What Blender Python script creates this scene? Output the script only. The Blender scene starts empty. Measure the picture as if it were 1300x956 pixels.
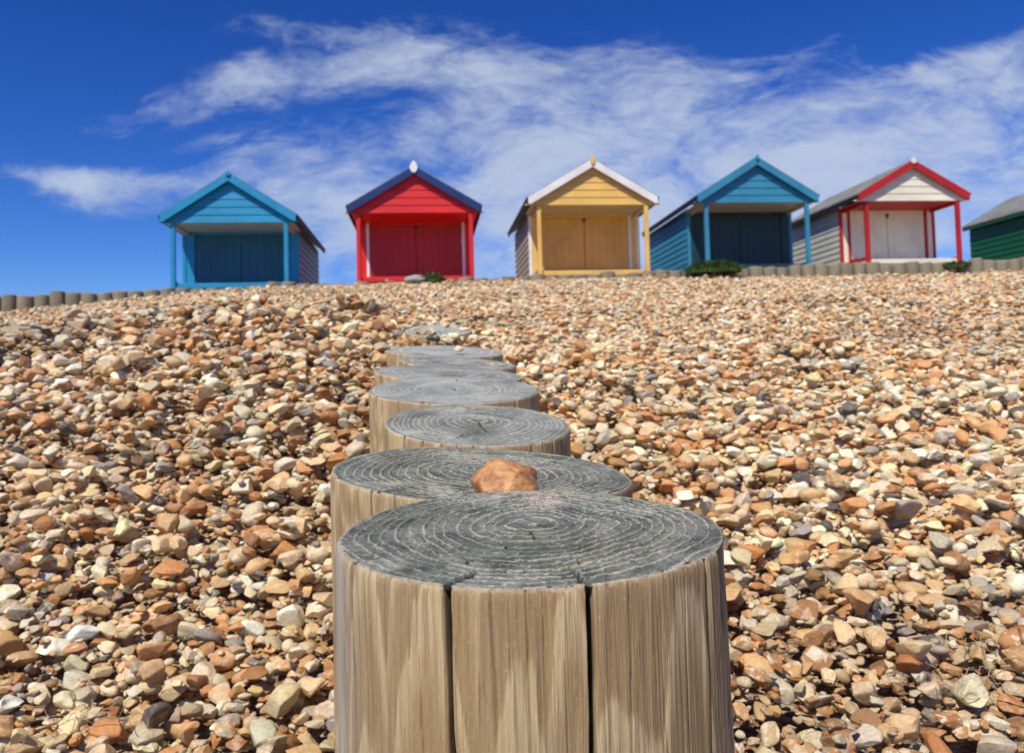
import bpy, bmesh, math, random
import numpy as np
from mathutils import Vector, Matrix

random.seed(7)
RNG = np.random.default_rng(11)
U = 1.3            # metres per survey unit
CAMZ = 0.55        # camera height over the datum (m)
scene = bpy.context.scene
COL = scene.collection

# ------------------------------------------------------------------ camera
F = 1054.0
PITCH = math.atan(46.5 / F)
ROLL = 0.0262
_r = Vector((1, 0, 0)); _u = Vector((0, -math.sin(PITCH), math.cos(PITCH))); _f = Vector((0, math.cos(PITCH), math.sin(PITCH)))
RIGHT = _r * math.cos(ROLL) - _u * math.sin(ROLL)
UP = _u * math.cos(ROLL) + _r * math.sin(ROLL)
FWD = _f
cam_d = bpy.data.cameras.new('camera'); cam = bpy.data.objects.new('camera', cam_d); COL.objects.link(cam)
M3 = Matrix((RIGHT, UP, -FWD)).transposed()
cam.matrix_world = Matrix.Translation((0, 0, CAMZ)) @ M3.to_4x4()
cam_d.sensor_fit = 'HORIZONTAL'; cam_d.sensor_width = 22.2; cam_d.lens = 22.2 * F / 1300.0
cam_d.shift_y = -44.5 / 1300.0
cam_d.clip_start = 0.02; cam_d.clip_end = 5000
cam_d.dof.use_dof = True; cam_d.dof.focus_distance = 0.63; cam_d.dof.aperture_fstop = 9.0
scene.camera = cam

def ray(px, py):
    return FWD + RIGHT * ((px - 650) / F) + UP * ((433.5 - py) / F)
def P(px, py, Y):          # survey units, relative to the camera
    d = ray(px, py); return d * (Y / d.y)
def W(x, y, z): return Vector((x * U, y * U, z * U + CAMZ))

# ------------------------------------------------------------------ helpers
def tag(o, label=None, cat=None, group=None, kind=None):
    if label: o['label'] = label
    if cat: o['category'] = cat
    if group: o['group'] = group
    if kind: o['kind'] = kind
    return o
def link(o, parent=None):
    COL.objects.link(o)
    if parent: o.parent = parent
    return o
def mesh_obj(name, verts, faces, mat, parent=None, smooth=False):
    me = bpy.data.meshes.new(name); me.from_pydata([tuple(v) for v in verts], [], faces); me.update()
    if mat: me.materials.append(mat)
    if smooth: me.shade_smooth()
    return link(bpy.data.objects.new(name, me), parent)
def np_mesh(name, V, Q, mat, smooth=True, attrs=None):
    me = bpy.data.meshes.new(name)
    V = np.ascontiguousarray(V, dtype=np.float32); Q = np.ascontiguousarray(Q, dtype=np.int32)
    me.vertices.add(len(V)); me.vertices.foreach_set('co', V.ravel())
    k = Q.shape[1]
    me.loops.add(Q.size); me.loops.foreach_set('vertex_index', Q.ravel())
    me.polygons.add(len(Q)); me.polygons.foreach_set('loop_start', np.arange(0, Q.size, k, dtype=np.int32))
    for a, val in (attrs or {}).items():
        at = me.attributes.new(a, 'FLOAT', 'POINT'); at.data.foreach_set('value', val.astype(np.float32).ravel())
    me.update(calc_edges=True); me.validate()
    if mat: me.materials.append(mat)
    if smooth: me.shade_smooth()
    return me

# value noise -------------------------------------------------------
_TAB = np.random.default_rng(5).random(65536)
def _h(i, j, k, s):
    return _TAB[(i * 73856093 ^ j * 19349663 ^ k * 83492791 ^ (s * 2654435761)) & 65535]
def vnoise(x, y, z=0.0, s=0):
    x, y, z = np.broadcast_arrays(np.asarray(x, float), np.asarray(y, float), np.asarray(z, float))
    xi = np.floor(x).astype(np.int64); yi = np.floor(y).astype(np.int64); zi = np.floor(z).astype(np.int64)
    fx = x - xi; fy = y - yi; fz = z - zi
    fx = fx * fx * (3 - 2 * fx); fy = fy * fy * (3 - 2 * fy); fz = fz * fz * (3 - 2 * fz)
    def L(a, b, t): return a + (b - a) * t
    c = [_h(xi + a, yi + b, zi + c_, s) for a in (0, 1) for b in (0, 1) for c_ in (0, 1)]
    return L(L(L(c[0], c[1], fz), L(c[2], c[3], fz), fy), L(L(c[4], c[5], fz), L(c[6], c[7], fz), fy), fx)
def fbm(x, y, z=0.0, s=0, o=4, g=0.5):
    r = 0; a = 1; t = 0
    for i in range(o):
        r = r + a * vnoise(np.asarray(x) * 2 ** i, np.asarray(y) * 2 ** i, np.asarray(z) * 2 ** i, s + i * 17); t += a; a *= g
    return r / t - 0.5
def sst(a, b, x):
    t = np.clip((x - a) / (b - a), 0, 1); return t * t * (3 - 2 * t)

# ------------------------------------------------------------------ node helper
class NT:
    def __init__(s, tree): s.t = tree; s.n = tree.nodes; s.l = tree.links
    def add(s, typ, **kw):
        n = s.n.new(typ)
        for k, v in kw.items(): setattr(n, k, v)
        return n
    def put(s, sock, v):
        if isinstance(v, bpy.types.NodeSocket): s.l.new(v, sock)
        elif v is not None: sock.default_value = v
    def math(s, op, a, b=None, c=None, clamp=False):
        n = s.add('ShaderNodeMath', operation=op); n.use_clamp = clamp
        s.put(n.inputs[0], a)
        if b is not None: s.put(n.inputs[1], b)
        if c is not None: s.put(n.inputs[2], c)
        return n.outputs[0]
    def mix(s, f, a, b, mode='MIX'):
        n = s.add('ShaderNodeMix', data_type='RGBA', blend_type=mode)
        s.put(n.inputs[0], f); s.put(n.inputs[6], a if isinstance(a, bpy.types.NodeSocket) else (*a, 1)[:4]); s.put(n.inputs[7], b if isinstance(b, bpy.types.NodeSocket) else (*b, 1)[:4])
        return n.outputs[2]
    def noise(s, vec, scale=5, detail=4, rough=.5, dist=0):
        n = s.add('ShaderNodeTexNoise'); s.put(n.inputs['Vector'], vec); n.inputs['Scale'].default_value = scale
        n.inputs['Detail'].default_value = detail; n.inputs['Roughness'].default_value = rough; n.inputs['Distortion'].default_value = dist
        return n.outputs[0]
    def rng(s, v, a, b, c=0., d=1., smooth=False):
        n = s.add('ShaderNodeMapRange'); n.interpolation_type = 'SMOOTHSTEP' if smooth else 'LINEAR'
        s.put(n.inputs[0], v)
        for i, q in enumerate((a, b, c, d)): s.put(n.inputs[i + 1], q)
        return n.outputs[0]
    def mapping(s, vec, scale=(1, 1, 1), loc=(0, 0, 0), rot=(0, 0, 0)):
        n = s.add('ShaderNodeMapping'); s.put(n.inputs[0], vec); n.inputs[1].default_value = loc; n.inputs[2].default_value = rot; n.inputs[3].default_value = scale
        return n.outputs[0]
    def attr(s, name, typ='GEOMETRY'):
        n = s.add('ShaderNodeAttribute', attribute_name=name); n.attribute_type = typ; return n
    def bump(s, h, strength=.5, dist=.01, normal=None):
        n = s.add('ShaderNodeBump'); n.inputs['Strength'].default_value = strength; n.inputs['Distance'].default_value = dist
        s.put(n.inputs['Height'], h)
        if normal: s.put(n.inputs['Normal'], normal)
        return n.outputs[0]
def mat(name):
    m = bpy.data.materials.new(name); m.use_nodes = True; nt = NT(m.node_tree)
    b = m.node_tree.nodes['Principled BSDF']; return m, nt, b
def lin(r, g, b):
    f = lambda c: (c / 255 / 12.92 if c / 255 <= .04045 else ((c / 255 + .055) / 1.055) ** 2.4)
    return (f(r), f(g), f(b))

# ------------------------------------------------------------------ painted wood
def paint(name, rgb, wear=.25, rough=.5, grain=1.0, under=(.38, .33, .27)):
    m, nt, b = mat(name)
    tc = nt.add('ShaderNodeTexCoord').outputs['Object']
    g = nt.noise(nt.mapping(tc, (3, 3, 30)), 3, 6, .6)
    big = nt.noise(tc, 1.7, 4, .6)
    fine = nt.noise(nt.mapping(tc, (4, 4, 60)), 6, 5, .65)
    c = nt.mix(nt.rng(big, .35, .7), tuple(v * .86 for v in rgb), tuple(min(.85, v * 1.08 + .004) for v in rgb))
    c = nt.mix(nt.rng(g, .62, .8, 0, wear, True), c, under)
    nt.put(b.inputs['Base Color'], c); b.inputs['Roughness'].default_value = rough
    nt.put(b.inputs['Normal'], nt.bump(fine, .35 * grain, .004))
    return m
def felt(name, rgb):
    m, nt, b = mat(name)
    tc = nt.add('ShaderNodeTexCoord').outputs['Object']
    n1 = nt.noise(tc, 2.2, 6, .65); n2 = nt.noise(tc, 140, 2, .6)
    c = nt.mix(nt.rng(n1, .35, .65), tuple(v * .75 for v in rgb), tuple(v * 1.3 for v in rgb))
    c = nt.mix(nt.rng(n1, .6, .75, 0, .5), c, (.16, .10, .08))
    nt.put(b.inputs['Base Color'], c); b.inputs['Roughness'].default_value = .9
    nt.put(b.inputs['Normal'], nt.bump(n2, .4, .003))
    return m

# ------------------------------------------------------------------ beach relief
# row of groyne posts: px centre, py centre of the top, depth, width px, tilt to the front, tilt to the right, seed, rings
POSTS = [
    (671, 671.5, .475, 472, .061, .002, 3, 15),
    (613, 597, .730, 367, .070, .070, 8, 15),
    (606, 537, .980, 231, .165, .060, 12, 13),
    (577, 494, 1.21, 210, .150, .030, 21, 14),
    (570, 474, 1.46, 184, .115, .075, 25, 9),
    (581, 460, 1.70, 146, .115, .090, 31, 8),
    (565, 446, 1.95, 146, .125, .060, 38, 9),
    (557, 419, 2.26, 84, .24, .02, 41, 7),
]
ROW = []
for (px, py, D, wpx, ta, tb, sd, nr) in POSTS:
    c = P(px, py, D); ROW.append((c.x, c.y, c.z, wpx / F * D / 2))
_cl = [(-200, 400), (0, 391), (110, 377), (200, 362), (300, 354), (450, 350), (650, 348), (850, 346), (1000, 343), (1300, 337), (1500, 335)]
_ce = sorted((lambda d: (d.x / d.y, d.z / d.y))(ray(a, b)) for a, b in _cl)
_CX = np.array([a for a, b in _ce]); _CZ = np.array([b for a, b in _ce])
def row_x(y): return .067 - .118 * y
def G(x, y):
    x = np.asarray(x, float); y = np.asarray(y, float)
    z = .155 * y - .45
    # bank of shingle piled up behind the posts, on the left of the row
    side = 1 - sst(-.30, .20, x - row_x(y))
    far = sst(1.0, 2.35, y) * (1 - sst(2.6, 4.6, y))
    z = z + .225 * side * far * np.exp(-((x + .75) / 1.5) ** 2 * (x < -.75))
    z = z - .03 * sst(8, 13, y)
    z = z - .05 * side * (1 - sst(.9, 1.4, y))
    # small swells
    z = z + .05 * fbm(x * .9, y * .9, 0, 2, 3) * sst(.8, 3, y) + .03 * fbm(x * 2.6, y * 2.6, 0, 9, 2) * sst(.5, 2, y)
    z = z + .10 * fbm(x * .35 + 4, y * .35, 0, 4, 2) * sst(4, 8, y) * (1 - sst(10.5, 12.5, y))
    # lower at both ends in front of the log edging
    z = z - np.where(x < 0, .27, .10) * sst(3.0, 6.8, np.abs(x + 1.0)) * sst(8, 13, y)
    # rounded crest
    lim = np.interp(x / np.maximum(y, 1), _CX, _CZ) * y - .03
    d = (lim - z); k = .05
    z = np.where(y > 5, z - k * np.log1p(np.exp(np.clip(-d / k, -30, 30))), z)
    # level terrace behind the edging
    ye = 13.9 + .1 * x
    terr = 1.70 + .023 * x
    t = sst(ye - .02, ye + .12, y)
    z = z * (1 - t) + terr * t
    # behind the camera the beach falls more gently
    z = np.where(y < -3, .155 * -3 - .45 + .02 * (y + 3), z)
    return z

# ------------------------------------------------------------------ ground sheet
def ground():
    def axis(lo, hi, step0, far):
        a = list(np.arange(lo, hi, step0)); s = step0; v = a[-1]
        while v < far: s *= 1.25; v += s; a.append(v)
        v = a[0]; s = step0; b = []
        while v > -far: s *= 1.25; v -= s; b.append(v)
        return np.array(b[::-1] + a)
    xs = axis(-12, 13, .08, 1500); ys = axis(-.5, 18, .06, 1500)
    X, Y = np.meshgrid(xs, ys); Z = G(X, Y) - .008 - (.045 + .010 * np.clip(Y, 0, 14)) * sst(.2, .45, Y) * (1 - sst(13.5, 13.8, Y - .1 * X))
    V = np.stack([X * U, Y * U, Z * U + CAMZ], -1).reshape(-1, 3)
    n, m_ = len(xs), len(ys); i = np.arange((m_ - 1) * n).reshape(m_ - 1, n)[:, :-1].ravel()
    Q = np.stack([i, i + 1, i + n + 1, i + n], 1)
    m, nt, b = mat('shingle_bed')
    tc = nt.add('ShaderNodeTexCoord').outputs['Object']
    vo = nt.add('ShaderNodeTexVoronoi'); nt.put(vo.inputs['Vector'], tc); vo.inputs['Scale'].default_value = 95
    ramp = nt.add('ShaderNodeValToRGB'); sep = nt.add('ShaderNodeSeparateColor'); nt.put(sep.inputs[0], vo.outputs['Color'])
    nt.put(ramp.inputs[0], sep.outputs[0]); cr = ramp.color_ramp; cr.interpolation = 'CONSTANT'
    pal = [(.30, .15, .06), (.38, .23, .11), (.42, .31, .19), (.22, .11, .05), (.44, .38, .29), (.18, .16, .14), (.40, .24, .12)]
    cr.elements[0].color = (*pal[0], 1); cr.elements[1].position = 1 / 7; cr.elements[1].color = (*pal[1], 1)
    for k in range(2, 7): e = cr.elements.new(k / 7); e.color = (*pal[k], 1)
    nt.put(b.inputs['Base Color'], ramp.outputs[0]); b.inputs['Roughness'].default_value = .85
    nt.put(b.inputs['Normal'], nt.bump(nt.math('SUBTRACT', 1, vo.outputs['Distance']), .8, .02))
    o = link(bpy.data.objects.new('beach_ground', np_mesh('beach_ground', V, Q, m)))
    tag(o, kind='structure')
ground()

# ------------------------------------------------------------------ shingle
def pebble_mesh(k, rng, style):
    bm = bmesh.new(); bmesh.ops.create_icosphere(bm, subdivisions=4 if style != 'far' else 2, radius=1)
    V = np.array([v.co for v in bm.verts])
    n = {'round': 5, 'angular': 12, 'broken': 10, 'far': 7}[style]
    for _ in range(n):
        d = rng.normal(size=3); d /= np.linalg.norm(d)
        h = rng.uniform(.38, .80) if style != 'round' else rng.uniform(.66, .92)
        s = V @ d; over = np.maximum(s - h, 0)
        V = V - (over * (.93 if style != 'round' else .7))[:, None] * d
    if style == 'broken':     # conchoidal hollows
        for _ in range(3):
            d = rng.normal(size=3); d /= np.linalg.norm(d); c = d * 1.25; r = .75
            dd = np.linalg.norm(V - c, axis=1); inside = dd < r
            V[inside] = c + (V[inside] - c) / dd[inside][:, None] * (r * .8 + dd[inside] * .2)[:, None]
    a = .16 if style != 'round' else .09
    V = V * (1 + a * fbm(V[:, 0] * 1.3 + k * 7, V[:, 1] * 1.3, V[:, 2] * 1.3, k, 3))[:, None]
    V = V * (1 + .09 * fbm(V[:, 0] * 5 + k * 7, V[:, 1] * 5, V[:, 2] * 5, k + 50, 3))[:, None]
    V -= (V.max(0) + V.min(0)) / 2; V /= np.abs(V).max(0)
    for v, c in zip(bm.verts, V): v.co = c
    me = bpy.data.meshes.new('pebble'); bm.to_mesh(me); bm.free(); me.shade_smooth()
    return me

def pebble_material(name, instanced=True, tint=None):
    m, nt, b = mat(name)
    tc = nt.add('ShaderNodeTexCoord').outputs['Object']
    if instanced:
        t = nt.attr('tint', 'INSTANCER'); t2 = nt.attr('rind', 'INSTANCER'); base = t.outputs['Color']
        rind = t2.outputs['Color']; sd = nt.attr('seed', 'INSTANCER').outputs['Fac']
        comb = nt.add('ShaderNodeCombineXYZ'); nt.put(comb.inputs[0], nt.math('MULTIPLY', sd, 57.)); nt.put(comb.inputs[1], nt.math('MULTIPLY', sd, 31.))
        va = nt.add('ShaderNodeVectorMath', operation='ADD'); nt.put(va.inputs[0], tc); nt.put(va.inputs[1], comb.outputs[0]); vec = va.outputs[0]
    else:
        base = nt.mix(0., tint[0], tint[0]); rind = nt.mix(0., tint[1], tint[1]); vec = tc
    n1 = nt.noise(vec, 1.1, 5, .6, .6); n2 = nt.noise(vec, 4, 6, .7, .3); n3 = nt.noise(vec, 14, 3, .6)
    c = nt.mix(nt.rng(n1, .50, .60, 0, .85, True), base, rind)
    c = nt.mix(nt.rng(n2, .3, .58, .5, 0), c, (.17, .09, .04))
    c = nt.mix(nt.rng(n3, .58, .7, 0, .5), c, (.62, .56, .46))
    nt.put(b.inputs['Base Color'], c)
    nt.put(b.inputs['Roughness'], nt.rng(n2, .3, .7, .40, .75))
    b.inputs['Specular IOR Level'].default_value = .4
    nt.put(b.inputs['Normal'], nt.bump(nt.math('ADD', n2, nt.math('MULTIPLY', n3, .6)), 1.0, .0010))
    return m

PALETTE = np.array([
    (.66, .33, .13), (.74, .50, .26), (.82, .64, .40), (.86, .74, .54), (.90, .84, .70), (.44, .23, .10),
    (.56, .24, .08), (.56, .50, .41), (.34, .33, .32), (.09, .09, .09), (.68, .57, .38), (.72, .43, .20)])
PW = np.array([.13, .15, .155, .16, .14, .055, .055, .06, .035, .025, .045, .095]); PW /= PW.sum()

def shingle():
    rng = np.random.default_rng(23)
    styles = ['angular', 'broken', 'round', 'angular', 'broken', 'broken', 'angular', 'broken', 'round', 'angular', 'angular', 'broken']
    pm = pebble_material('flint_pebble')
    protos = []
    for k, s in enumerate(styles):
        me = pebble_mesh(k, rng, s); me.materials.append(pm)
        protos.append(bpy.data.objects.new('pebble', me))      # source shapes for the geometry nodes
    nfar = 6
    for k in range(nfar):
        me = pebble_mesh(40 + k, rng, 'far'); me.materials.append(pm); protos.append(bpy.data.objects.new('pebble', me))
    allp = []
    def zone(y0, y1, cell, size, layers, xr, idx):
        xmin, xmax = -xr, xr
        nx = int((xmax - xmin) / cell) + 1; ny = int((y1 - y0 + .2) / cell) + 1
        gx = xmin + np.arange(nx) * cell; gy = y0 - .1 + np.arange(ny) * cell
        X, Y = np.meshgrid(gx, gy, indexing='ij'); H = G(X, Y) - .6 * size(Y) - .075 * sst(5, 9, Y)
        # amount per area
        a0 = size(.5 * (y0 + y1)); foot = math.pi * (a0 * .5) * (a0 * .38) * 1.15
        mg = .55 if y1 < 4 else .3
        area = .74 * (y1 ** 2 - y0 ** 2) + 2 * mg * (y1 - y0)
        n = int(area / foot * layers)
        y = np.sqrt(rng.uniform(y0 ** 2, y1 ** 2, n)); x = rng.uniform(-1, 1, n) * (.74 * y + mg)
        keep = y < 13.78 + .1 * x
        x, y = x[keep], y[keep]; n = len(x)
        s = size(y) * .5 * np.clip(np.exp(rng.normal(-.16, .52, n)), .38, np.where(y > 6, 1.6, np.where(y > 3, 1.9, 2.5 + .6 * (rng.random(n) < .02))))
        order = np.argsort(rng.random(n) + .45 * (s / size(y)))      # larger ones tend to end on top
        x, y, s = x[order], y[order], s[order]
        ax = s; ay = s * rng.uniform(.62, .95, n); az = s * rng.uniform(.38, .72, n)
        yaw = rng.uniform(0, 2 * math.pi, n); tx = rng.normal(0, .26, n); ty = rng.normal(0, .26, n)
        ca, sa = np.cos(yaw), np.sin(yaw)
        for i in range(n):
            xi, yi, r = x[i], y[i], ax[i]
            bad = False
            if yi < 2.6:
                for (qx, qy, qz, qr) in ROW[:8]:
                    if (xi - qx) ** 2 + (yi - qy) ** 2 < (qr * (1 if qy < 2.1 else .92) + r * .75) ** 2: bad = True; break
            if bad: continue
            i0 = int((xi - r - xmin) / cell); i1 = int((xi + r - xmin) / cell) + 2
            j0 = int((yi - r - gy[0]) / cell); j1 = int((yi + r - gy[0]) / cell) + 2
            if i0 < 0 or j0 < 0 or i1 > nx or j1 > ny: continue
            dx = gx[i0:i1, None] - xi; dy = gy[None, j0:j1] - yi
            u = (dx * ca[i] + dy * sa[i]) / ax[i]; v = (-dx * sa[i] + dy * ca[i]) / ay[i]
            q = 1 - u * u - v * v
            inside = q > 0
            h = H[i0:i1, j0:j1]
            hh = h[inside]
            if hh.size == 0: continue
            sq = np.sqrt(q[inside]) * az[i]
            zc = .45 * (hh + sq).max() + .55 * (hh.mean() + az[i] * .62)
            h[inside] = np.maximum(hh, zc + sq * .85)
            allp.append((xi, yi, zc, ax[i], ay[i], az[i], tx[i], ty[i], yaw[i], idx(rng)))
    szA = lambda y: .0235 + .0042 * (y - 1) * (np.asarray(y) > 1) + 0 * y
    zone(.42, 3.2, .004, lambda y: .0152 + .0024 * np.maximum(y - .8, 0), 2.4, 3.0, lambda r: int(r.integers(0, 12)))
    zone(3.2, 7, .009, lambda y: .0152 + .0024 * np.maximum(y - .8, 0), 1.6, 5.7, lambda r: int(r.integers(0, 12)))
    zone(7, 15.2, .018, lambda y: .0170 + .0024 * np.maximum(y - .8, 0) - .0006 * np.maximum(y - 8, 0), 1.4, 11.8, lambda r: 12 + int(r.integers(0, nfar)))
    # stones lying over the last, nearly buried post
    c8 = ROW[7]
    for k in range(26):
        a = rng.uniform(0, 2 * math.pi); rr = c8[3] * rng.uniform(.55, 1.5)
        xx, yy = c8[0] + rr * math.cos(a) * 1.25, c8[1] + rr * math.sin(a)
        if yy < c8[1] - .6 * c8[3] and xx > c8[0] - .4 * c8[3] and rng.random() < .8: continue
        s = rng.uniform(.009, .02)
        allp.append((xx, yy, c8[2] - .2 * (c8[1] - yy) + .002 - (rr > c8[3]) * .012, s, s * .8, s * .5, rng.normal(0, .2), rng.normal(0, .2), a, int(rng.integers(0, 12))))
    for k in range(90):
        a = rng.uniform(-math.pi + .1, -.1); rr = c8[3] * rng.uniform(1.02, 1.45); s = rng.uniform(.009, .017)
        allp.append((c8[0] + rr * math.cos(a), c8[1] + rr * math.sin(a), c8[2] - .24 * c8[3] - rng.uniform(.002, .05), s, s * .8, s * .6, rng.normal(0, .3), rng.normal(0, .3), a, int(rng.integers(0, 12))))
    A = np.array(allp); n = len(A); print('pebbles', n)
    me = bpy.data.meshes.new('shingle'); me.vertices.add(n)
    co = np.stack([A[:, 0] * U, A[:, 1] * U, A[:, 2] * U + CAMZ], 1); me.vertices.foreach_set('co', co.astype(np.float32).ravel())
    def av(name, typ, data, key):
        a = me.attributes.new(name, typ, 'POINT'); a.data.foreach_set(key, data.astype(np.int32 if typ == 'INT' else np.float32).ravel())
    av('rot', 'FLOAT_VECTOR', A[:, 6:9], 'vector'); av('siz', 'FLOAT_VECTOR', A[:, 3:6] * U, 'vector'); av('pick', 'INT', A[:, 9], 'value')
    ci = rng.choice(len(PALETTE), n, p=PW); c = .90 * PALETTE[ci] * np.exp(rng.normal(.0, .17, (n, 1))) * (1 + rng.normal(0, .03, (n, 3))) * np.array([1.08, 1.02, .88])
    # larger dark patches are damp weedy streaks of rustier stone
    pat = fbm(A[:, 0] * 1.2 + 3, A[:, 1] * 1.2, 0, 77, 3)
    c = c * ((1 - .25 * sst(.02, .2, pat)) * (1 - .10 * (A[:, 0] < row_x(A[:, 1])) * (A[:, 1] < 4)))[:, None]
    av('tint', 'FLOAT_COLOR', np.concatenate([np.clip(c, .02, .86), np.ones((n, 1))], 1), 'color')
    ri = np.where(rng.random(n) < .5, 3, np.where(rng.random(n) < .5, 0, ci)); rc = .9 * PALETTE[ri]
    rc = np.where((rng.random(n) < .3)[:, None], rc, .5 * (rc + c))
    av('rind', 'FLOAT_COLOR', np.concatenate([np.clip(rc, .02, .86), np.ones((n, 1))], 1), 'color')
    av('seed', 'FLOAT', rng.random(n), 'value')
    o = link(bpy.data.objects.new('shingle', me)); tag(o, kind='stuff')
    o['label'] = 'orange, cream and grey flint shingle covering the whole beach slope'; o['category'] = 'shingle'
    ng = bpy.data.node_groups.new('scatter_pebbles', 'GeometryNodeTree')
    ng.interface.new_socket('Geometry', in_out='INPUT', socket_type='NodeSocketGeometry'); ng.interface.new_socket('Geometry', in_out='OUTPUT', socket_type='NodeSocketGeometry')
    gi = ng.nodes.new('NodeGroupInput'); go = ng.nodes.new('NodeGroupOutput'); iop = ng.nodes.new('GeometryNodeInstanceOnPoints')
    ng.links.new(gi.outputs[0], iop.inputs['Points'])
    # a chain of selections, one per source shape, joined
    join = ng.nodes.new('GeometryNodeJoinGeometry')
    def na(name, dt):
        a = ng.nodes.new('GeometryNodeInputNamedAttribute'); a.data_type = dt; a.inputs[0].default_value = name; return a.outputs[0]
    rot = ng.nodes.new('FunctionNodeEulerToRotation'); ng.links.new(na('rot', 'FLOAT_VECTOR'), rot.inputs[0]); siz = na('siz', 'FLOAT_VECTOR'); pick = na('pick', 'INT')
    ng.nodes.remove(iop)
    for k, p in enumerate(protos):
        oi = ng.nodes.new('GeometryNodeObjectInfo'); oi.inputs['Object'].default_value = p; oi.inputs['As Instance'].default_value = True
        cp = ng.nodes.new('FunctionNodeCompare'); cp.data_type = 'INT'; cp.operation = 'EQUAL'
        ia = [s for s in cp.inputs if s.type == 'INT']; ng.links.new(pick, ia[0]); ia[1].default_value = k
        ip = ng.nodes.new('GeometryNodeInstanceOnPoints'); ng.links.new(gi.outputs[0], ip.inputs['Points']); ng.links.new(cp.outputs[0], ip.inputs['Selection'])
        ng.links.new(oi.outputs['Geometry'], ip.inputs['Instance']); ng.links.new(rot.outputs[0], ip.inputs['Rotation']); ng.links.new(siz, ip.inputs['Scale'])
        ng.links.new(ip.outputs[0], join.inputs[0])
    ng.links.new(join.outputs[0], go.inputs[0])
    md = o.modifiers.new('scatter', 'NODES'); md.node_group = ng
shingle()

# ------------------------------------------------------------------ groyne posts
def post_material():
    m, nt, b = mat('weathered_post_wood')
    tc = nt.add('ShaderNodeTexCoord').outputs['Object']
    ring = nt.attr('ring').outputs['Fac']; top = nt.attr('top').outputs['Fac']; crack = nt.attr('crack').outputs['Fac']
    rim = nt.attr('rim').outputs['Fac']; knot = nt.attr('knot').outputs['Fac']; pale = nt.attr('pale').outputs['Fac']; cath = nt.attr('cath').outputs['Fac']
    sh = nt.add('ShaderNodeObjectInfo').outputs['Random']
    # end grain
    f1 = nt.noise(tc, 240, 5, .7); f2 = nt.noise(tc, 28, 5, .65, .5); f3 = nt.noise(tc, 9, 3, .5)
    rr = nt.math('ADD', ring, nt.math('MULTIPLY', nt.math('SUBTRACT', f1, .5), 1.5))
    early = nt.mix(nt.rng(f2, .35, .65), (.062, .072, .062), (.25, .255, .22))
    late = nt.mix(nt.rng(f2, .3, .7), (.26, .275, .235), (.50, .49, .42))
    c = nt.mix(nt.rng(rr, .30, .85), early, late)
    c = nt.mix(nt.math('MULTIPLY', nt.rng(ring, .72, .95), nt.rng(f3, .34, .58, .1, .9)), c, (.50, .35, .17))
    c = nt.mix(nt.rng(f1, .56, .66, 0, .6), c, (.50, .49, .43)); c = nt.mix(nt.rng(f1, .34, .44, .7, 0), c, (.045, .05, .042))
    c = nt.mix(nt.rng(f3, .48, .68, 0, .45, True), c, (.075, .09, .068)); c = nt.mix(nt.math('MULTIPLY', pale, .75), c, nt.mix(nt.rng(rr, .2, .8), (.36, .37, .355), (.56, .55, .50)))
    c = nt.mix(nt.math('MULTIPLY', rim, nt.rng(f1, .35, .6, .25, .85)), c, (.50, .42, .30))
    c = nt.mix(knot, c, nt.mix(nt.rng(f1, .4, .6), (.26, .20, .17), (.50, .44, .40)))
    # side grain
    fib = nt.noise(nt.mapping(tc, (1, 1, .035)), 260, 5, .65)
    fib2 = nt.noise(nt.mapping(tc, (1, 1, .06)), 60, 4, .6)
    blot = nt.noise(tc, 8, 4, .6); fib3 = nt.noise(nt.mapping(tc, (1, 1, .02)), 620, 3, .6); spk = nt.noise(tc, 420, 2, .6)
    sgrain = nt.mix(cath, (.385, .262, .130), (.60, .46, .255))
    sgrain = nt.mix(nt.rng(fib, .35, .55, .38, 0), sgrain, (.16, .10, .055))
    sgrain = nt.mix(nt.rng(fib3, .28, .46, .55, 0), sgrain, (.12, .08, .045)); sgrain = nt.mix(nt.rng(spk, .62, .72, 0, .35), sgrain, (.60, .52, .38))
    sgrain = nt.mix(nt.rng(fib2, .5, .7, 0, .18), sgrain, (.33, .27, .19))
    sgrain = nt.mix(nt.rng(blot, .5, .7, 0, .25), sgrain, (.34, .29, .22))
    sgrain = nt.mix(nt.attr('grey').outputs['Fac'], sgrain, nt.mix(nt.rng(fib, .35, .6), (.25, .23, .20), (.50, .47, .42)))
    sgrain = nt.mix(nt.attr('rot').outputs['Fac'], sgrain, nt.mix(nt.rng(f2, .4, .6), (.035, .035, .02), (.24, .18, .10)))
    col = nt.mix(top, sgrain, c)
    col = nt.mix(crack, col, (.018, .014, .010))
    nt.put(b.inputs['Base Color'], col); b.inputs['Roughness'].default_value = .82; b.inputs['Specular IOR Level'].default_value = .25
    hgt = nt.math('ADD', nt.math('MULTIPLY', f1, top), nt.math('MULTIPLY', fib, nt.math('SUBTRACT', 1, top)))
    nt.put(b.inputs['Normal'], nt.bump(hgt, 1.0, .003))
    return m
PMAT = post_material()

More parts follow.
